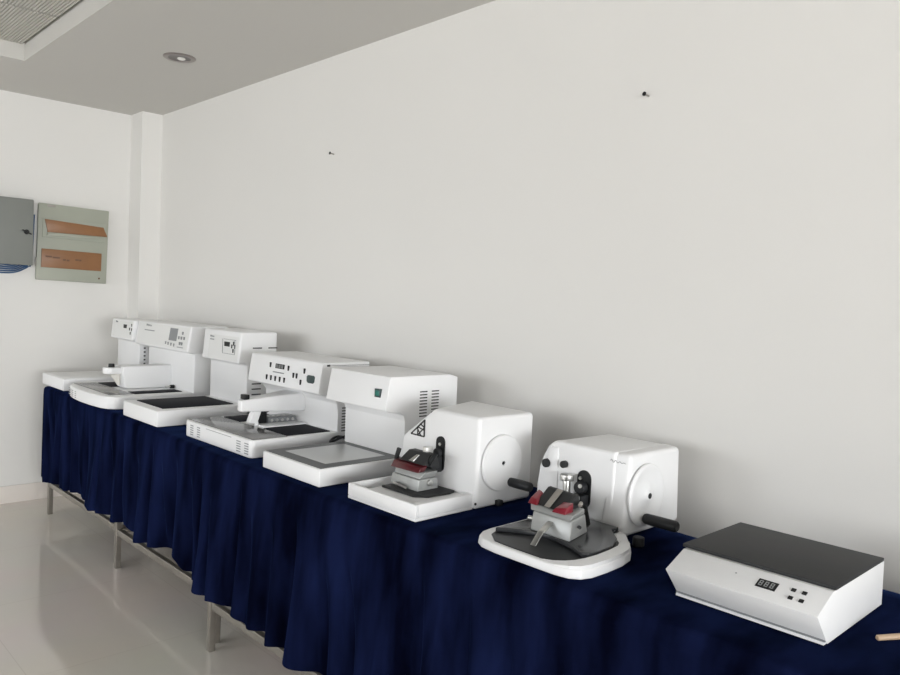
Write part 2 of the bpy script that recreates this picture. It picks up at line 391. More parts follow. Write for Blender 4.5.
def cloth():
    bm = bmesh.new()
    X0, X1 = 0.378, 6.50; NX = 1250
    R = 0.022
    rows = []
    for i in range(NX+1):
        x = X0 + (X1-X0)*i/NX
        yf = interp(FRONT, x) + 0.004*math.sin(x*1.7)
        yb = interp(BACK, x); hem = interp(HEM, x) - interp(HDROP, x) + 0.002*math.sin(x*41)
        pts = []
        for k_ in range(7):                                   # back drop
            s = 1-k_/6; pts.append((x, yb+0.012+0.01*s*math.sin(x*14), TZ-0.02-0.28*s))
        pts.append((x, yb+0.008, TZ-0.006))
        for k_ in range(13):                                  # top, nearly flat
            y = yb-0.004 + (yf+R-yb+0.004)*k_/12
            pts.append((x, y, TZ))
        for a in (22, 45, 68, 90):
            a = math.radians(a); pts.append((x, yf+R-R*math.sin(a), TZ-R+R*math.cos(a)))
        n = 36
        for k_ in range(1, n+1):
            s = k_/n; z = (TZ-R) + (hem-(TZ-R))*s
            y = yf + 0.0 - interp(FLARE, x)*s + (-fold(x, s))
            y = min(y, 1.452 if x > 2.78 else (1.500 if x > 1.6 else 1.522))
            pts.append((x + 0.012*s*math.sin(x*23+1), y, z))
        rows.append([bm.verts.new(p) for p in pts])
    for a, b_ in zip(rows, rows[1:]):
        for k_ in range(len(a)-1): bm.faces.new([a[k_], a[k_+1], b_[k_+1], b_[k_]])
    # far end panel hanging over the table end
    first = rows[0]
    tops = first[7:24]
    for sgn, col in ((-1, rows[0]), (1, rows[-1])):
        tops = [v for v in col[7:]]
        top = [v for v in col if v.co.z > TZ-0.03]
        prev = top
        m_ = 14
        for k_ in range(1, m_+1):
            s = k_/m_; cur = []
            for q, v in enumerate(top):
                off = sgn*(0.006+0.018*s + 0.014*s*math.sin(v.co.y*42)) 
                cur.append(bm.verts.new((v.co.x+off, v.co.y, v.co.z + (0.235-v.co.z)*s)))
            for q in range(len(top)-1): bm.faces.new([prev[q], prev[q+1], cur[q+1], cur[q]])
            prev = cur
    me = bpy.data.meshes.new('tablecloth'); bmesh.ops.recalc_face_normals(bm, faces=bm.faces); bm.to_mesh(me); bm.free()
    for p_ in me.polygons: p_.use_smooth = True
    me.materials.append(VELVET)
    o = bpy.data.objects.new('tablecloth', me); COL.objects.link(o)
    tag(o, 'long navy blue velvet tablecloth hanging in folds over the row of tables', 'tablecloth')
cloth()

# ------------------------------------------------------------ console machines
def feet(par, x0, x1, y0, y1):
    for (a, b_) in ((x0+.035, y0+.04), (x1-.035, y0+.04), (x0+.035, y1-.04), (x1-.035, y1-.04)):
        part('foot', MB().cyl((a, b_, TZ+0.0003), (a, b_, TZ+0.008), 0.012, n=16), SOFTBLK, par)
def Z(pts): return [(a, TZ+b_) for a, b_ in pts]
def slots(x, y0, y1, zs, h=0.004, d=0.0008):
    b = MB()
    for z in zs: b.box(x-0.001, x+d, y0, y1, TZ+z-h/2, TZ+z+h/2)
    return b
def scribble(x0, y, z0, w_, h_, n=5):
    b = MB(); pts = [(x0 + w_*i/(2*n), y, z0 + (h_ if i % 2 else 0)*(1-0.4*i/(2*n))) for i in range(2*n+1)]
    return b.tube(pts, 0.0011, 5, 3)

def cold_plate(x0, x1, htop, hbot, bh, bx0, lab, plate_mat, plate, fy0=1.492, hx1=None):
    yb, yc, yh = 2.125, 1.955, 1.905
    m = thing('hot_plate_console', ((x0+x1)/2, 1.80, TZ), lab, 'laboratory machine')
    feet(m, max(x0, 0.38), x1, fy0, 2.12)
    part('base', box(x0, x1, fy0, yc+0.03, TZ+0.006, TZ+bh), WHITE, m, 0.006)
    part('housing', MB().prism(Z([(yc,0.006),(yc,hbot-0.012),(yc-0.012,hbot-0.002),(yh,hbot),(yh+0.014,htop),(yb,htop),(yb,0.006)]), 'x', bx0, hx1 or x1), WHITE, m, 0.007)
    sl = (0.014)/(htop-hbot)
    def fy(z): return yh + (z-hbot)*sl - 0.0006
    return m, fy
# machine nearest the far wall
m, fy = cold_plate(0.285, 0.705, 0.448, 0.318, 0.080, 0.405, 'white console at the far end of the row, half hidden by its neighbour', WHITE, None, 1.522, 0.775)
part('work_plate', box(0.33, 0.66, 1.545, 1.90, TZ+0.0795, TZ+0.0815), WHITE2, m, 0.0008)
part('front_panel', MB().hexa([(0.435,fy(.33),TZ+.33),(0.762,fy(.33),TZ+.33),(0.762,fy(.33)+.002,TZ+.33),(0.435,fy(.33)+.002,TZ+.33)],[(0.435,fy(.436),TZ+.436),(0.762,fy(.436),TZ+.436),(0.762,fy(.436)+.002,TZ+.436),(0.435,fy(.436)+.002,TZ+.436)]), WHITE2, m)
part('logo', scribble(0.475, fy(.425)-0.0005, TZ+.424, 0.035, 0.012), TEXTG, m)
def panel_bits(m, fy, dx, dz, big=1.0):
    y = fy(dz)-0.0016
    part('display', box(dx-0.026, dx+0.026, y, y+0.003, TZ+dz-0.012, TZ+dz+0.012), BLACK, m)
    for (a, b_) in ((0.078, -0.014), (0.106, 0.012), (0.113, -0.016), (0.098, -0.040)):
        yy = fy(dz+b_)-0.0016
        part('button', box(dx+a-0.0055, dx+a+0.0055, yy, yy+0.003, TZ+dz+b_-0.009, TZ+dz+b_+0.009), BLACK, m)
panel_bits(m, fy, 0.640, 0.404)
part('vent_grille', slots(0.775, 1.984, 1.996, [0.27,0.245,0.22,0.195,0.17,0.145], 0.009), CHARC, m)
# third machine: white with a black work plate
m, fy = cold_plate(1.752, 2.172, 0.457, 0.296, 0.083, 1.765, 'white console with a black square work plate, plain white tray front', BLACKPL, None)
part('work_plate', box(1.79, 2.115, 1.545, 1.915, TZ+0.0825, TZ+0.0865), BLACKPL, m, 0.0015, label='black work plate')
part('front_panel', MB().hexa([(1.83,fy(.305),TZ+.305),(2.155,fy(.305),TZ+.305),(2.155,fy(.305)+.002,TZ+.305),(1.83,fy(.305)+.002,TZ+.305)],[(1.83,fy(.43),TZ+.43),(2.155,fy(.43),TZ+.43),(2.155,fy(.43)+.002,TZ+.43),(1.83,fy(.43)+.002,TZ+.43)]), WHITE2, m)
part('logo', scribble(1.838, fy(.42)-0.0005, TZ+.415, 0.045, 0.010), TEXTG, m)
part('caption', box(1.84, 1.885, fy(.404)-.0012, fy(.404)+.001, TZ+.400, TZ+.406), TEXTG, m)
fr = MB(); y = fy(.376)
for (a, b_, c_, d_) in ((1.992,2.125,.412,.414),(1.992,2.125,.338,.340),(1.992,1.994,.338,.414),(2.123,2.125,.338,.414)):
    fr.box(a, b_, fy(c_)-.001, fy(c_)+.001, TZ+c_, TZ+d_)
part('panel_outline', fr, TEXTG, m)
part('display', box(2.005, 2.062, fy(.388)-.0018, fy(.388)+.001, TZ+.376, TZ+.400), BLACK, m)
for (a, b_) in ((2.087,.379),(2.103,.395),(2.118,.379),(2.104,.357)):
    part('button', box(a-0.0055, a+0.0055, fy(b_)-.0018, fy(b_)+.001, TZ+b_-0.010, TZ+b_+0.010), BLACK, m)
part('vent_grille', slots(2.172, 1.984, 2.037, [0.376,0.346,0.315,0.285,0.253,0.222,0.19,0.163,0.135], 0.006), CHARC, m)
part('vent_grille', slots(2.172, 2.074, 2.127, [0.376,0.346,0.315,0.285,0.253,0.222,0.19,0.163,0.135], 0.006), CHARC, m)

# fifth machine: steel plate in a grey frame
m = thing('cold_plate_console', (3.342, 1.80, TZ), 'white console with a polished plate in a grey frame and a green switch', 'laboratory machine')
feet(m, 3.15, 3.53, 1.49, 2.12)
part('base', box(3.152, 3.532, 1.490, 1.90, TZ+0.003, TZ+0.066), WHITE, m, 0.005)
part('housing', MB().prism(Z([(1.868,0.003),(1.866,0.205),(1.858,0.226),(1.84,0.238),(1.80,0.241),(1.770,0.247),(1.768,0.252),(1.790,0.374),(2.095,0.374),(2.135,0.362),(2.135,0.003)]), 'x', 3.154, 3.534), WHITE, m, 0.005)
fm = MB()
fm.box(3.160,3.524,1.500,1.552,TZ+.0655,TZ+.0685); fm.box(3.160,3.524,1.824,1.860,TZ+.0655,TZ+.0685)
fm.box(3.160,3.208,1.552,1.824,TZ+.0655,TZ+.0685); fm.box(3.476,3.524,1.552,1.824,TZ+.0655,TZ+.0685)
part('plate_frame', fm, GREYFR, m, label='grey plate frame')
part('work_plate', box(3.2085, 3.4755, 1.5525, 1.8235, TZ+.0655, TZ+.0690), MIRROR, m, 0.0005, label='polished metal work plate')
sw = part('power_switch', box(3.462, 3.495, 1.772, 1.790, TZ+.294, TZ+.326), GREENDK, m, 0.001)
part('rocker', box(3.466, 3.491, 1.7705, 1.775, TZ+.300, TZ+.320), GREENSW, sw, 0.001, label='green switch rocker')
for (a, b_) in ((1.936, 1.974), (1.997, 2.035)):
    part('vent_grille', slots(3.534, a, b_, [0.312-0.0118*k_ for k_ in range(9)], 0.0045), CHARC, m)

# ---- embedding machines
def embedder(x0, x1, prof, lab, bprof, bh, front_y, mid_y, plates, armx, army, armz, name='embedding_console'):
    m = thing(name, ((x0+x1)/2, 1.80, TZ), lab, 'laboratory machine')
    feet(m, x0, x1, 1.53, 2.10)
    part('base', MB().prism(bprof, 'z', TZ+0.003, TZ+bh), WHITE, m, 0.006, 3)
    part('housing', MB().prism(Z(prof), 'x', x0, x1), WHITE, m, 0.009, 4)
    part('front_tray', box(*plates[0], TZ+bh-0.0005, TZ+bh+0.003), GLASSY, m, 0.001, label='smoky grey front sheet')
    for pl in plates[1:]:
        part('work_plate', box(*pl, TZ+bh-0.0005, TZ+bh+0.0035), BLACKPL, m, 0.0008, label='black work plate')
    return m
# second machine
bp = [(0.80,2.10),(0.80,1.62),(0.815,1.565),(0.85,1.52),(0.92,1.495),(1.02,1.478),(1.17,1.468),(1.32,1.470),(1.45,1.482),(1.505,1.500),(1.535,1.530),(1.548,1.575),(1.548,2.10)]
m = embedder(0.905, 1.550, [(1.962,0.005),(1.962,0.310),(2.165,0.310),(2.165,0.005)],
    'wide white console with rounded vented front and a broad white spout block', bp, 0.071, 1.47, 1.66,
    [(0.88,1.46,1.53,1.655), (0.90,1.12,1.66,1.93), (1.37,1.475,1.66,1.93)], 1.2, 1.6, .2)
part('hood', MB().prism(Z([(1.970,0.290),(1.955,0.294),(1.918,0.303),(1.942,0.453),(2.168,0.453),(2.168,0.290)]), 'x', 0.784, 1.5505), WHITE, m, 0.009, 4)
part('spout_block', MB().prism(Z([(1.69,0.080),(1.682,0.120),(1.676,0.155),(1.676,0.203),(1.972,0.203),(1.972,0.072),(1.70,0.0735)]), 'x', 1.125, 1.25), WHITE, m, 0.005)
part('spout_arm', MB().prism([(1.15,1.70),(1.15,1.62),(1.158,1.600),(1.178,1.587),(1.205,1.587),(1.225,1.600),(1.233,1.62),(1.233,1.70)], 'z', TZ+.160, TZ+.196), WHITE, m, 0.004)
part('spout', MB().cyl((1.19,1.655,TZ+.160), (1.19,1.675,TZ+.092), 0.028, 0.008, 18), WARM, m)
part('control_knob', MB().cyl((1.192,1.632,TZ+.1965), (1.192,1.632,TZ+.217), 0.017, 0.016, 24), BLACK, m, 0.002)
part('lever', MB().cyl((1.31,1.90,TZ+.083), (1.31,1.985,TZ+.083), 0.005, n=12), STEEL, m)
part('lever_knob', MB().cyl((1.31,1.93,TZ+.082), (1.31,1.955,TZ+.082), 0.011, n=14), BLACK, m, 0.002)
def fy2(z): return 1.918 + (z-.303)*0.16 - 0.0006
part('front_panel', MB().hexa([(.815,fy2(.315),TZ+.315),(1.535,fy2(.315),TZ+.315),(1.535,fy2(.315)+.002,TZ+.315),(.815,fy2(.315)+.002,TZ+.315)],[(.815,fy2(.442),TZ+.442),(1.535,fy2(.442),TZ+.442),(1.535,fy2(.442)+.002,TZ+.442),(.815,fy2(.442)+.002,TZ+.442)]), WHITE2, m)
part('logo', scribble(0.925, fy2(.43)-0.0005, TZ+.422, 0.085, 0.016, 7), TEXTG, m)
part('caption', box(0.912, 1.06, fy2(.399)-.0014, fy2(.399)+.001, TZ+.396, TZ+.402), TEXTG, m)
part('display', MB().hexa([(1.283,fy2(.358)-.0015,TZ+.358),(1.388,fy2(.358)-.0015,TZ+.358),(1.388,fy2(.358)+.001,TZ+.358),(1.283,fy2(.358)+.001,TZ+.358)],[(1.283,fy2(.431)-.0015,TZ+.431),(1.388,fy2(.431)-.0015,TZ+.431),(1.388,fy2(.431)+.001,TZ+.431),(1.283,fy2(.431)+.001,TZ+.431)]), GREYP, m, label='grey liquid crystal display')
for (a, b_, w_) in ((1.456,.408,.010),(1.414,.380,.010),(1.449,.380,.010),(1.485,.380,.010),(1.438,.348,.010),(1.465,.348,.010),(1.25,.340,.008),(1.285,.338,.008),(1.325,.336,.008),(1.365,.334,.008)):
    part('button', box(a-w_, a+w_, fy2(b_)-.0022, fy2(b_)+.001, TZ+b_-.009, TZ+b_+.009), GREYP, m, 0.001)
part('caption', box(1.41, 1.49, fy2(.326)-.0014, fy2(.326)+.001, TZ+.324, TZ+.328), TEXTG, m)
for k_, (a, yv) in enumerate(((0.90,1.4993),(0.965,1.486),(1.02,1.4775),(1.085,1.4735))):
    vg = MB()
    for j in range(4): vg.box(a-0.014, a+0.014, yv-0.0005, yv+0.012, TZ+.014+.011*j, TZ+.0185+.011*j)
    part('vent_grille', vg, GREYP, m)
# fourth machine
bp = [(2.402,2.09),(2.402,1.548),(2.410,1.528),(2.425,1.5225),(2.98,1.5225),(3.000,1.530),(3.005,1.548),(3.005,2.09)]
m = embedder(2.404, 3.003, [(1.936,0.005),(1.936,0.15),(1.930,0.198),(1.912,0.222),(1.887,0.232),(1.836,0.242),(1.832,0.248),(1.849,0.370),(1.856,0.377),(2.10,0.377),(2.10,0.005)],
    'white console with a white dispensing arm, vented tray front, many black buttons', bp, 0.076, 1.53, 1.7,
    [(2.412,2.997,1.535,1.692), (2.43,2.585,1.70,1.915), (2.790,2.985,1.700,1.912)], 2.7, 1.6, .2)
part('dispensing_arm', MB().hexa([(2.718,1.612,TZ+.150),(2.752,1.612,TZ+.150),(2.752,1.935,TZ+.134),(2.600,1.935,TZ+.134)],[(2.718,1.612,TZ+.199),(2.752,1.612,TZ+.199),(2.752,1.935,TZ+.219),(2.600,1.935,TZ+.219)]), WHITE, m, 0.006)
kn = part('control_knob', box(2.708, 2.746, 1.630, 1.655, TZ+.2005, TZ+.222), BLACK, m, 0.003)
sp = part('spout', MB().hexa([(2.694,1.668,TZ+.094),(2.726,1.668,TZ+.094),(2.726,1.706,TZ+.088),(2.694,1.706,TZ+.088)],[(2.694,1.690,TZ+.150),(2.726,1.690,TZ+.150),(2.726,1.728,TZ+.150),(2.694,1.728,TZ+.150)]), WHITE, m, 0.002)
part('nozzle', MB().cyl((2.71,1.712,TZ+.079), (2.71,1.710,TZ+.096), 0.010, 0.008, 16), WHITE, sp, 0.001)
part('lever', MB().tube([(2.70,1.725,TZ+.125),(2.71,1.745,TZ+.13),(2.715,1.775,TZ+.145)], 0.005, 8), BLACK, m)
part('heater_shroud', box(2.63, 2.69, 1.735, 1.775, TZ+.080, TZ+.138), BLACK, m, 0.004)
part('divider', box(2.700, 2.782, 1.715, 1.925, TZ+.0755, TZ+.083), WHITE, m, 0.002)
ht = part('forceps_block', box(2.60, 2.69, 1.785, 1.930, TZ+.0755, TZ+.103), GREYP, m, 0.005)
for k_ in range(5): part('socket', MB().cyl((2.689,1.80+.027*k_,TZ+.09), (2.693,1.80+.027*k_,TZ+.09), 0.008, 0.006, 12), STEEL, ht)
for k_ in range(5): part('socket', MB().cyl((2.655,1.80+.027*k_,TZ+.102), (2.655,1.80+.027*k_,TZ+.106), 0.008, 0.006, 12), STEEL, ht)
def fy4(z): return 1.832 + (z-.248)*0.1393 - 0.0006
D4 = MB(); digits(D4, '888', (2.643, fy4(.3255)-.0018, TZ+.3255), (1,0,0), (0,.139,1), (0,-1,0), 0.015, 0.014, 0.007, 0.003)
ds = part('display', MB().hexa([(2.636,fy4(.322)-.0012,TZ+.322),(2.711,fy4(.322)-.0012,TZ+.322),(2.711,fy4(.322)+.002,TZ+.322),(2.636,fy4(.322)+.002,TZ+.322)],[(2.636,fy4(.343)-.0012,TZ+.343),(2.711,fy4(.343)-.0012,TZ+.343),(2.711,fy4(.343)+.002,TZ+.343),(2.636,fy4(.343)+.002,TZ+.343)]), BLACK, m)
part('digits', D4, DIGIT, ds)
for (a, b_) in ((2.591,.333),(2.746,.331),(2.573,.275),(2.611,.275),(2.649,.275),(2.687,.275),(2.725,.275),(2.794,.304),(2.820,.304),(2.876,.331),(2.858,.280)):
    part('button', box(a-.006, a+.006, fy4(b_)-.0022, fy4(b_)+.002, TZ+b_-.0115, TZ+b_+.0115), BLACK, m, 0.001)
part('caption', box(2.62, 2.715, fy4(.304)-.0012, fy4(.304)+.002, TZ+.3015, TZ+.3065), TEXTG, m)
part('power_switch', MB().prism([(2.916,TZ+.284),(2.954,TZ+.284),(2.962,TZ+.291),(2.962,TZ+.311),(2.954,TZ+.318),(2.916,TZ+.318),(2.907,TZ+.311),(2.907,TZ+.291)], 'y', fy4(.30)-.0045, fy4(.30)+.003), GREENDK, m, 0.001, label='dark green power switch')
part('lid_seam', box(3.0025, 3.0036, 1.885, 2.098, TZ+.3635, TZ+.3655), TEXTG, m)
part('lid_latch', box(3.0025, 3.0050, 1.872, 1.888, TZ+.361, TZ+.369), SOFTBLK, m, 0.0008)
for (a, b_) in ((2.459,2.499),(2.526,2.564),(2.882,2.926),(2.948,2.988)):
    vg = MB()
    for j in range(5): vg.box(a+.004, b_-.006, 1.5217, 1.53, TZ+.016+.010*j, TZ+.0205+.010*j)
    part('vent_grille', vg, GREYP, m)
part('tray_outline', MB().box(2.615,2.842,1.5218,1.53,TZ+.0635,TZ+.0655), GREYP, m)
for q in range(2):
    vg = MB()
    for j in range(9): vg.box(3.0025, 3.0038, 1.958+.032*q, 1.980+.032*q, TZ+.075+.0125*j, TZ+.080+.0125*j)
    part('vent_grille', vg, CHARC, m)

tag(part('black_power_cable', MB().tube([(3.06,2.12,TZ+.006),(3.07,2.02,TZ+.03),(3.065,1.90,TZ+.068),(3.085,1.845,TZ+.052),(3.11,1.90,TZ+.075),(3.09,1.96,TZ+.055),(3.07,1.90,TZ+.03),(3.10,1.83,TZ+.007),(3.12,1.92,TZ+.006),(3.10,2.10,TZ+.006)], 0.0055, 8), BLACK), 'black cable coiled in the gap beside the framed cold plate', 'cable')

# ------------------------------------------------------------ first microtome (square case)
m = thing('rotary_microtome', (3.86, 1.78, TZ), 'square cut white rotary microtome with open front tray and a triangular emblem', 'microtome')
W = MB()
x0, x1, yf, yb = 3.675, 4.046, 1.735, 2.005
cut = 0.0
def ring(z, xl): return None
# body: five sided front, chamfer twisting towards the back
f_ = [(x0,yf,TZ+.004),(x1-cut,yf,TZ+.004),(x1-cut,yf+.004,TZ+.300),(3.835,yf+.004,TZ+.302),(x0,yf,TZ+.186)]
b_ = [(x0+.01,yb,TZ+.004),(x1-cut,yb,TZ+.004),(x1-cut,yb,TZ+.298),(3.745,yb,TZ+.302),(x0+.01,yb,TZ+.250)]
W.hexa(f_, b_)
part('case', W, WHITE, m, 0.013, 5)
T = MB()
T.box(3.690, 4.030, 1.497, 1.74, TZ+.002, TZ+.012)
T.box(3.690, 3.702, 1.497, 1.74, TZ+.012, TZ+.053); T.box(3.702, 4.030, 1.497, 1.509, TZ+.012, TZ+.053)
T.box(4.000, 4.030, 1.509, 1.74, TZ+.012, TZ+.053)
part('tray', T, WHITE, m, 0.0025, 2)
part('platform', box(3.755, 3.9995, 1.5095, 1.7345, TZ+.0125, TZ+.043), WHITE, m, 0.003)
part('holder_plate', MB().prism([(3.768,1.575),(3.925,1.575),(3.960,1.61),(3.965,1.70),(3.955,1.73),(3.768,1.73)], 'z', TZ+.0435, TZ+.050), CHARC, m, 0.0015, label='black holder plate')
kb = part('knife_block', MB().hexa([(3.768,1.612,TZ+.0505),(3.905,1.612,TZ+.0505),(3.905,1.702,TZ+.0505),(3.768,1.702,TZ+.0505)],[(3.768,1.618,TZ+.088),(3.905,1.618,TZ+.088),(3.905,1.698,TZ+.088),(3.768,1.698,TZ+.088)]), BLOCK, m, 0.003)
part('block_saddle', MB().hexa([(3.775,1.622,TZ+.0885),(3.90,1.622,TZ+.0885),(3.90,1.695,TZ+.0885),(3.775,1.695,TZ+.0885)],[(3.765,1.635,TZ+.112),(3.915,1.635,TZ+.112),(3.915,1.690,TZ+.112),(3.765,1.690,TZ+.112)]), BLOCK, kb, 0.003)
part('clamp_screw', MB().cyl((3.9055,1.66,TZ+.074), (3.914,1.66,TZ+.074), 0.010, n=18), STEEL, kb, 0.001)
part('side_lever', MB().tube([(3.80,1.611,TZ+.058),(3.80,1.600,TZ+.062),(3.84,1.598,TZ+.060),(3.86,1.604,TZ+.055)], 0.004, 8), STEEL, kb)
gd = part('knife_guard', MB().hexa([(3.764,1.612,TZ+.108),(3.905,1.612,TZ+.110),(3.905,1.640,TZ+.113),(3.764,1.640,TZ+.113)],[(3.770,1.622,TZ+.132),(3.905,1.622,TZ+.126),(3.905,1.655,TZ+.132),(3.770,1.655,TZ+.136)]), RED, m, 0.003, label='dark red finger guard')
bh = part('blade_holder', MB().hexa([(3.790,1.628,TZ+.1345),(3.912,1.628,TZ+.1345),(3.912,1.700,TZ+.120),(3.790,1.700,TZ+.120)],[(3.798,1.662,TZ+.166),(3.905,1.662,TZ+.166),(3.905,1.690,TZ+.166),(3.798,1.690,TZ+.166)]), CHARC, m, 0.003, label='dark blade holder')
part('blade_clip', MB().hexa([(3.835,1.630,TZ+.139),(3.856,1.630,TZ+.139),(3.858,1.634,TZ+.139),(3.837,1.634,TZ+.139)],[(3.850,1.650,TZ+.158),(3.862,1.650,TZ+.158),(3.864,1.656,TZ+.158),(3.852,1.656,TZ+.158)]), STEEL, bh)
part('guard_lever', MB().cyl((3.760,1.640,TZ+.128), (3.768,1.645,TZ+.166), 0.008, n=14), BLACK, gd, 0.002)
part('clamp_lever', MB().tube([(3.90,1.66,TZ+.13),(3.918,1.655,TZ+.15),(3.925,1.668,TZ+.172)], 0.008, 8), BLACK, m)
part('clamp_jaw', box(3.855, 3.876, 1.672, 1.700, TZ+.150, TZ+.183), STEEL, m, 0.002)
# slot with the specimen head
def capsule(x, w_, z0, z1, n=10):
    r_ = w_/2; pts = []
    for i in range(n+1): a = math.pi*i/n; pts.append((x+r_*math.cos(a), z1-r_+r_*math.sin(a)))
    for i in range(n+1): a = math.pi+math.pi*i/n; pts.append((x+r_*math.cos(a), z0+r_+r_*math.sin(a)))
    return pts
sl = part('slot_plate', MB().prism(capsule(3.874, 0.040, TZ+.096, TZ+.214), 'y', yf-.003, yf+.01), BLACK, m, label='black slot plate')
part('specimen_clamp', MB().box(3.854, 3.890, yf-.050, yf-.004, TZ+.098, TZ+.150).cyl((3.874,yf-.02,TZ+.16), (3.874,yf-.004,TZ+.16), 0.016, n=16), SOFTBLK, sl, 0.003)
part('screw', MB().cyl((3.874,yf-.0032,TZ+.188), (3.874,yf-.006,TZ+.188), 0.005, n=12), STEEL, sl)
part('adjuster', MB().cyl((3.845,yf-.040,TZ+.150), (3.870,yf-.040,TZ+.150), 0.008, n=12), SOFTBLK, sl)
# triangular emblem with a lattice inside
def line2(b, p, q, y, w_=0.0022):
    p = Vector((p[0], 0, p[1])); q = Vector((q[0], 0, q[1])); d = (q-p).normalized(); nn = Vector((-d.z, 0, d.x))*w_
    lo = [Vector((v.x, y, v.z)) for v in (p-nn, q-nn, q+nn, p+nn)]
    b.hexa(lo, [v - Vector((0, 0.0042, 0)) for v in lo])
A, Bp, Cp = (3.789, TZ+.256), (3.722, TZ+.200), (3.789, TZ+.199)
E_ = MB(); ye = yf+.0035
for p_, q_ in ((A,Bp),(Bp,Cp),(Cp,A)): line2(E_, p_, q_, ye)
mid = lambda p_, q_, t_=.5: (p_[0]+(q_[0]-p_[0])*t_, p_[1]+(q_[1]-p_[1])*t_)
line2(E_, mid(A,Bp), mid(Bp,Cp), ye, .0016); line2(E_, mid(A,Bp), mid(A,Cp,.62), ye, .0016); line2(E_, mid(Bp,Cp), mid(A,Cp,.45), ye, .0016)
line2(E_, mid(A,Bp,.3), mid(A,Cp,.45), ye, .0016); line2(E_, mid(Bp,Cp,.75), mid(A,Bp,.55), ye, .0016)
part('emblem', E_, CHARC, m, label='dark triangular lattice emblem')
wx = x1
part('handwheel', MB().lathe((wx+.000,1.842,TZ+.146), (1,0,0), [(0.0,0.008),(0.007,0.008),(0.008,0.017),(0.030,0.019),(0.062,0.015),(0.083,0.017),(0.090,0.015),(0.0925,0.011),(0.0925,0.006),(0.088,0.004),(0.03,0.004),(0.03,0.0)], 64), WHITE, m, label='white handwheel')
wh = part('wheel_bolt', MB().cyl((wx+.0085,1.842,TZ+.146), (wx+.0165,1.842,TZ+.146), 0.005, n=14), CHARC, m)
part('crank_handle', MB().lathe((wx+.010,1.880,TZ+.079), (1,0,0), [(0.0,0.0),(0.0120,0.0),(0.0145,0.006),(0.0155,0.025),(0.0155,0.085),(0.0145,0.092),(0.011,0.096),(0.0,0.096)], 28), SOFTBLK, m, label='black crank handle')
part('lock_lever', box(wx-.001, wx+.018, 1.826, 1.848, TZ+.006, TZ+.024), SOFTBLK, m, 0.003)
part('screw', MB().cyl((wx-.001,1.735,TZ+.024), (wx+.002,1.735,TZ+.024), 0.004, n=12), CHARC, m)

# ------------------------------------------------------------ second microtome (rounded case)
m = thing('rotary_microtome', (4.38, 1.80, TZ), 'white rotary microtome with rounded base, red guards and a glossy dark tray', 'microtome')
base_poly = [(4.250,1.87),(4.250,1.585),(4.256,1.545),(4.275,1.512),(4.305,1.494),(4.36,1.486),(4.56,1.486),(4.600,1.494),(4.625,1.514),(4.636,1.546),(4.638,1.61),(4.634,1.68),(4.622,1.735),(4.592,1.785),(4.52,1.87)]
def inset(poly, d):
    cx = sum(p_[0] for p_ in poly)/len(poly); cy = sum(p_[1] for p_ in poly)/len(poly)
    return [(p_[0]-(d if p_[0] > cx else -d)*min(1, abs(p_[0]-cx)/.08), p_[1]-(d if p_[1] > cy else -d)*min(1, abs(p_[1]-cy)/.08)) for p_ in poly]
part('base', MB().hexa([(a, b_, TZ+.001) for a, b_ in base_poly], [(a, b_, TZ+.026) for a, b_ in inset(base_poly, 0.003)]), WHITE, m, 0.005, 4)
rim_o = [(4.515,1.4935),(4.56,1.4905),(4.598,1.499),(4.621,1.518),(4.631,1.549),(4.633,1.61),(4.629,1.68),(4.616,1.735),(4.590,1.778),(4.570,1.803)]
rim_i = [(4.515,1.4985),(4.545,1.503),(4.572,1.515),(4.588,1.535),(4.597,1.565),(4.600,1.61),(4.597,1.67),(4.588,1.725),(4.570,1.765),(4.555,1.785)]
RB = MB()
for i in range(9):
    hh = [.0275,.031,.035,.037,.038,.038,.038,.037,.035,.031][i:i+2]
    RB.hexa([(*rim_o[i],TZ+.024),(*rim_o[i+1],TZ+.024),(*rim_i[i+1],TZ+.024),(*rim_i[i],TZ+.024)],[(*rim_o[i],TZ+hh[0]-.003),(*rim_o[i+1],TZ+hh[1]-.003),(*rim_i[i+1],TZ+hh[1]),(*rim_i[i],TZ+hh[0])])
bmesh.ops.remove_doubles(RB.bm, verts=RB.bm.verts, dist=0.0001)
part('rim', RB, WHITE, m)
part('waste_tray', MB().prism([(4.284,1.86),(4.284,1.58),(4.300,1.54),(4.345,1.505),(4.40,1.501),(4.51,1.501),(4.545,1.508),(4.575,1.53),(4.592,1.57),(4.596,1.61),(4.592,1.68),(4.58,1.73),(4.56,1.77),(4.50,1.83),(4.50,1.86)], 'z', TZ+.0257, TZ+.0282), TRAYDK, m, label='glossy dark tray')
part('plinth', MB().prism([(4.290,1.86),(4.290,1.566),(4.310,1.584),(4.330,1.597),(4.352,1.610),(4.375,1.620),(4.398,1.628),(4.42,1.631),(4.442,1.632),(4.465,1.629),(4.492,1.622),(4.518,1.612),(4.548,1.597),(4.572,1.586),(4.588,1.592),(4.590,1.64),(4.586,1.70),(4.555,1.768),(4.498,1.825),(4.498,1.86)], 'z', TZ+.0284, TZ+.040), TRAYTOP, m, 0.002, label='dark glossy plinth with a concave front edge')
x0, x1, yf, yb = 4.172, 4.500, 1.880, 2.160
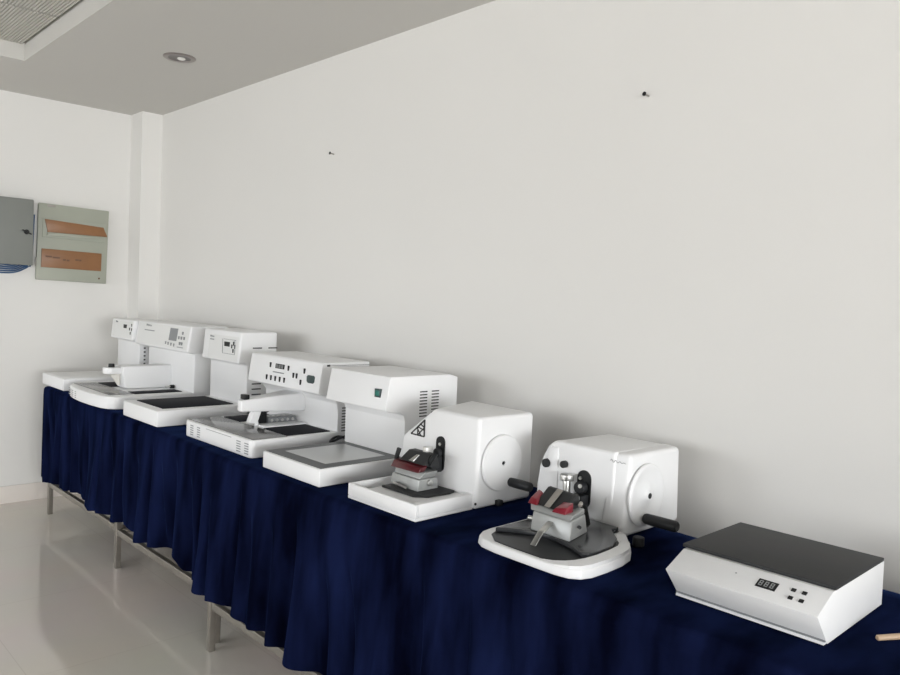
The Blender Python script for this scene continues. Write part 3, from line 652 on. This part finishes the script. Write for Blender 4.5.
# body with leaning left side and rounded shoulder
prof = [(x0,.006),(4.172,.10),(4.180,.155),(4.192,.19),(4.212,.225),(4.228,.240),(4.245,.247),(4.46,.247),(4.46,.006)]
part('case', MB().hexa([(a, yf, TZ+b_) for a, b_ in prof], [(a+.004, yb, TZ+b_*0.985) for a, b_ in prof]), WHITE, m, 0.012, 4)
part('wheel_case', MB().hexa([(4.420,1.872,TZ+.004),(x1+.004,1.880,TZ+.004),(x1+.004,yb+.025,TZ+.004),(4.420,yb+.025,TZ+.004)], [(4.438,1.885,TZ+.244),(x1+.002,1.900,TZ+.244),(x1+.002,yb+.015,TZ+.240),(4.438,yb+.015,TZ+.244)]), WHITE, m, 0.014, 5)
part('side_cover', MB().hexa([(4.178,yf-.006,TZ+.008),(4.258,yf-.006,TZ+.008),(4.258,yf+.004,TZ+.008),(4.178,yf+.004,TZ+.008)],[(4.226,yf-.005,TZ+.226),(4.256,yf-.005,TZ+.226),(4.256,yf+.004,TZ+.226),(4.226,yf+.004,TZ+.226)]), WHITE, m, 0.002)
for (a, z_) in ((4.215,.172),(4.283,.180)):
    part('knob', MB().cyl((a,yf+.002,TZ+z_), (a,yf-.016,TZ+z_), 0.0135 if a < 4.25 else 0.011, n=22), CHARC, m, 0.002, label='black front knob')
sl = part('slot_plate', MB().prism(capsule(4.357, 0.050, TZ+.060, TZ+.175), 'y', yf-.003, yf+.01), BLACK, m, label='black slot plate')
part('specimen_head', MB().cyl((4.357,yf-.030,TZ+.125), (4.357,yf-.004,TZ+.125), 0.018, n=18).box(4.338,4.378,yf-.040,yf-.004,TZ+.060,TZ+.105), SOFTBLK, sl, 0.003)
part('screw', MB().cyl((4.366,yf-.031,TZ+.133), (4.366,yf-.036,TZ+.133), 0.006, n=12).cyl((4.346,yf-.004,TZ+.150), (4.346,yf-.010,TZ+.150), 0.005, n=12), STEEL, sl)
part('clamp_lever', MB().cyl((4.395,1.835,TZ+.082), (4.425,1.815,TZ+.038), 0.0075, 0.0065, 14), BLACK, sl, 0.002)
part('cassette_clamp', MB().cyl((4.318,1.845,TZ+.160), (4.318,1.845,TZ+.142), 0.022, n=24).cyl((4.318,1.845,TZ+.142), (4.318,1.845,TZ+.092), 0.0115, n=18), STEEL, m, 0.002, label='bright steel cassette clamp')
part('clamp_plate', box(4.318, 4.372, 1.800, 1.845, TZ+.092, TZ+.104), BLOCK, m, 0.002)
kb = part('knife_block', MB().hexa([(4.362,1.630,TZ+.0403),(4.500,1.628,TZ+.0403),(4.475,1.742,TZ+.0403),(4.340,1.742,TZ+.0403)],[(4.362,1.640,TZ+.092),(4.494,1.640,TZ+.092),(4.470,1.735,TZ+.092),(4.342,1.735,TZ+.092)]), BLOCK, m, 0.004)
part('block_saddle', MB().hexa([(4.352,1.640,TZ+.0925),(4.490,1.640,TZ+.0925),(4.468,1.735,TZ+.0925),(4.330,1.735,TZ+.0925)],[(4.342,1.650,TZ+.108),(4.492,1.650,TZ+.104),(4.470,1.730,TZ+.108),(4.322,1.730,TZ+.110)]), BLOCK, kb, 0.003)
part('block_bolt', MB().cyl((4.4945,1.675,TZ+.072), (4.499,1.672,TZ+.072), 0.005, n=12), CHARC, kb)
part('side_pin', MB().cyl((4.345,1.67,TZ+.060), (4.325,1.665,TZ+.060), 0.006, n=12), STEEL, kb)
part('front_clip', MB().hexa([(4.425,1.556,TZ+.0285),(4.443,1.556,TZ+.0285),(4.443,1.560,TZ+.0285),(4.425,1.560,TZ+.0285)],[(4.425,1.588,TZ+.062),(4.443,1.588,TZ+.062),(4.443,1.592,TZ+.060),(4.425,1.592,TZ+.060)]).hexa([(4.425,1.588,TZ+.060),(4.443,1.588,TZ+.060),(4.443,1.592,TZ+.056),(4.425,1.592,TZ+.056)],[(4.418,1.636,TZ+.078),(4.436,1.636,TZ+.078),(4.436,1.640,TZ+.074),(4.418,1.640,TZ+.074)]), STEEL, kb, 0.001)
gl = part('knife_guard', MB().hexa([(4.338,1.642,TZ+.1085),(4.372,1.640,TZ+.1085),(4.365,1.705,TZ+.1085),(4.325,1.705,TZ+.1085)],[(4.340,1.655,TZ+.124),(4.362,1.652,TZ+.122),(4.345,1.695,TZ+.136),(4.330,1.700,TZ+.138)]), REDB, m, 0.002, label='red guard left of the blade holder')
part('knife_guard', MB().hexa([(4.430,1.634,TZ+.105),(4.474,1.638,TZ+.105),(4.470,1.680,TZ+.106),(4.430,1.680,TZ+.106)],[(4.436,1.642,TZ+.116),(4.472,1.646,TZ+.122),(4.468,1.680,TZ+.131),(4.436,1.680,TZ+.127)]), REDB, m, 0.002, label='red guard right of the blade holder')
bh = part('blade_holder', MB().hexa([(4.358,1.650,TZ+.109),(4.458,1.640,TZ+.109),(4.458,1.725,TZ+.108),(4.350,1.725,TZ+.110)],[(4.352,1.712,TZ+.148),(4.450,1.712,TZ+.143),(4.453,1.726,TZ+.143),(4.350,1.726,TZ+.148)]), CHARC, m, 0.003, label='dark sloping blade holder')
part('holder_strip', MB().hexa([(4.398,1.640,TZ+.113),(4.418,1.638,TZ+.113),(4.418,1.644,TZ+.113),(4.398,1.646,TZ+.113)],[(4.388,1.707,TZ+.149),(4.408,1.707,TZ+.148),(4.408,1.713,TZ+.148),(4.388,1.713,TZ+.149)]), DULL, bh, 0.001)
part('holder_screw', MB().cyl((4.468,1.715,TZ+.125), (4.476,1.700,TZ+.123), 0.006, n=14), DULL, m, 0.001)
wx = x1
wl = part('handwheel', MB().lathe((wx-.004,1.978,TZ+.118), (1,0,0), [(0.0,0.026),(0.014,0.026),(0.020,0.020),(0.045,0.014),(0.070,0.017),(0.082,0.021),(0.090,0.020),(0.094,0.016),(0.094,0.012),(0.090,0.0095),(0.03,0.0095),(0.03,0.0)], 64), WHITE, m, label='white dished handwheel')
part('hub_slot', MB().cyl((wx+.0205,1.978,TZ+.118), (wx+.0235,1.978,TZ+.118), 0.0085, n=18), CHARC, wl)
part('crank_handle', MB().lathe((wx+.018,1.962,TZ+.053), (1,0,0), [(0.0,0.0),(0.013,0.0),(0.0155,0.006),(0.0165,0.03),(0.0165,0.095),(0.0155,0.104),(0.012,0.108),(0.0,0.108)], 28), SOFTBLK, m, label='black crank handle')
lg = MB(); pts = []
for i in range(22): pts.append((4.451+.0021*i, 1.8715+.0014*i*0+.0006*i, TZ+.2235+.0045*math.sin(i*1.1)*(1-i/24)-.0002*i))
lg.tube(pts, 0.0009, 5, 2)
part('logo', lg, TEXTG, m)
part('clamp_knob', MB().cyl((4.560,1.868,TZ+.001), (4.560,1.868,TZ+.026), 0.017, 0.016, 24), SOFTBLK, m, 0.002)

# ------------------------------------------------------------ slide warmer
m = thing('slide_warmer', (4.99, 1.79, TZ), 'low white slide warmer with charcoal top plate, nearest on the right', 'slide warmer')
feet(m, 4.86, 5.12, 1.64, 1.95)
part('body', MB().prism(Z([(1.628,.003),(1.619,.011),(1.562,.076),(1.640,.1085),(1.955,.1085),(1.958,.003)]), 'x', 4.822, 5.158), WHITE, m, 0.0015, 2)
part('bottom_lip', box(4.824, 5.156, 1.612, 1.640, TZ+.0035, TZ+.0095), WHITE, m, 0.001)
part('seam', box(4.823, 5.157, 1.6145, 1.64, TZ+.0098, TZ+.0135), GREYP, m)
part('top_plate', box(4.814, 5.160, 1.650, 1.946, TZ+.109, TZ+.117), CHARC, m, 0.0015, label='charcoal top plate')
# sloping panel frame
a0 = Vector((0, 1.562, TZ+.076)); vdir = (Vector((0, 1.640, TZ+.1085))-a0); L_ = vdir.length; vdir.normalize(); ndir = Vector((0, -vdir.z, vdir.y))
def slab(b, xa, xb, s0, s1, th=0.0012):
    lo = [Vector((xa,0,0))+a0+vdir*s0, Vector((xb,0,0))+a0+vdir*s0, Vector((xb,0,0))+a0+vdir*s1, Vector((xa,0,0))+a0+vdir*s1]
    b.hexa([p_-ndir*0.0006 for p_ in lo], [p_+ndir*th for p_ in lo]); return b
ds = part('display', slab(MB(), 5.016, 5.058, 0.034, 0.060), BLACK, m)
db = MB(); digits(db, '888', Vector((5.0205,0,0))+a0+vdir*0.039+ndir*.0012, (1,0,0), vdir, ndir, 0.0075, 0.016, 0.0045, 0.0018)
part('digits', db, DIGIT, ds)
for (xa, s0) in ((5.090,.055),(5.112,.055),(5.093,.030),(5.115,.030)):
    part('button', slab(MB(), xa-.0045, xa+.0045, s0-.0045, s0+.0045, .0018), BLACK, m)
part('indicator', MB().cyl(Vector((4.965,0,0))+a0+vdir*.055-ndir*.001, Vector((4.965,0,0))+a0+vdir*.055+ndir*.0008, 0.0018, n=10), TEXTG, m)

# wooden stick at the frame edge
st = Vector((5.216,1.735,TZ+.007)); en = Vector((5.300,1.875,TZ+.007)); dd = (en-st).normalized(); 
tag(part('wooden_handle', MB().lathe(st, dd, [(0.0,0.0),(0.004,0.0005),(0.006,0.003),(0.0062,0.05),(0.0062,0.16),(0.0,0.163)], 16), WOODST), 'pale wooden handle lying on the blue cloth at the right edge', 'handle')

# ------------------------------------------------------------ light
def area(name, loc, rot, sx, sy, power, col):
    L = bpy.data.lights.new(name, 'AREA'); L.shape = 'RECTANGLE'; L.size = sx; L.size_y = sy; L.energy = power; L.color = col
    o = bpy.data.objects.new(name, L); COL.objects.link(o); o.location = loc; o.rotation_euler = rot
    return o
HP = math.pi/2
area('daylight_1', (1.7, RY0-1.1, 2.3), (HP-0.55, 0, 0), 3.4, 3.0, 270, (0.95, 0.975, 1.0))
area('daylight_2', (4.6, RY0-1.1, 2.3), (HP-0.55, 0, 0), 3.0, 3.0, 165, (1.0, 0.99, 0.97))
area('daylight_3', (RX+0.9, -1.75, 2.0), (HP-0.30, 0, HP), 3.2, 2.8, 560, (0.98, 0.99, 1.0))
area('daylight_4', (RX+0.9, 0.9, 2.0), (HP-0.30, 0, HP), 2.6, 2.8, 420, (0.98, 0.99, 1.0))
wd = bpy.data.worlds.new('sky'); S.world = wd; wd.use_nodes = True
bg = wd.node_tree.nodes['Background']; bg.inputs['Color'].default_value = (0.85, 0.92, 1.0, 1); bg.inputs['Strength'].default_value = 0.6

# ------------------------------------------------------------ camera
cam = bpy.data.cameras.new('camera'); co = bpy.data.objects.new('camera', cam); COL.objects.link(co)
cam.sensor_width = 36; cam.lens = 764.04/900*36; cam.clip_start = 0.05
R = Matrix(((0.6893277122, -0.0656277753, 0.7214709282), (0.7231697696, 0.0031638677, -0.6906630683), (0.0430440421, 0.9978391579, 0.0496409649)))
co.matrix_world = Matrix.Translation((5.709, 0, 1.5)) @ R.to_4x4()
S.camera = co
S.view_settings.view_transform = 'Standard'; S.view_settings.look = 'None'; S.view_settings.gamma = 1
S.view_settings.use_curve_mapping = False
S.view_settings.exposure = 0.13
S.cycles.max_bounces = 10; S.cycles.diffuse_bounces = 8
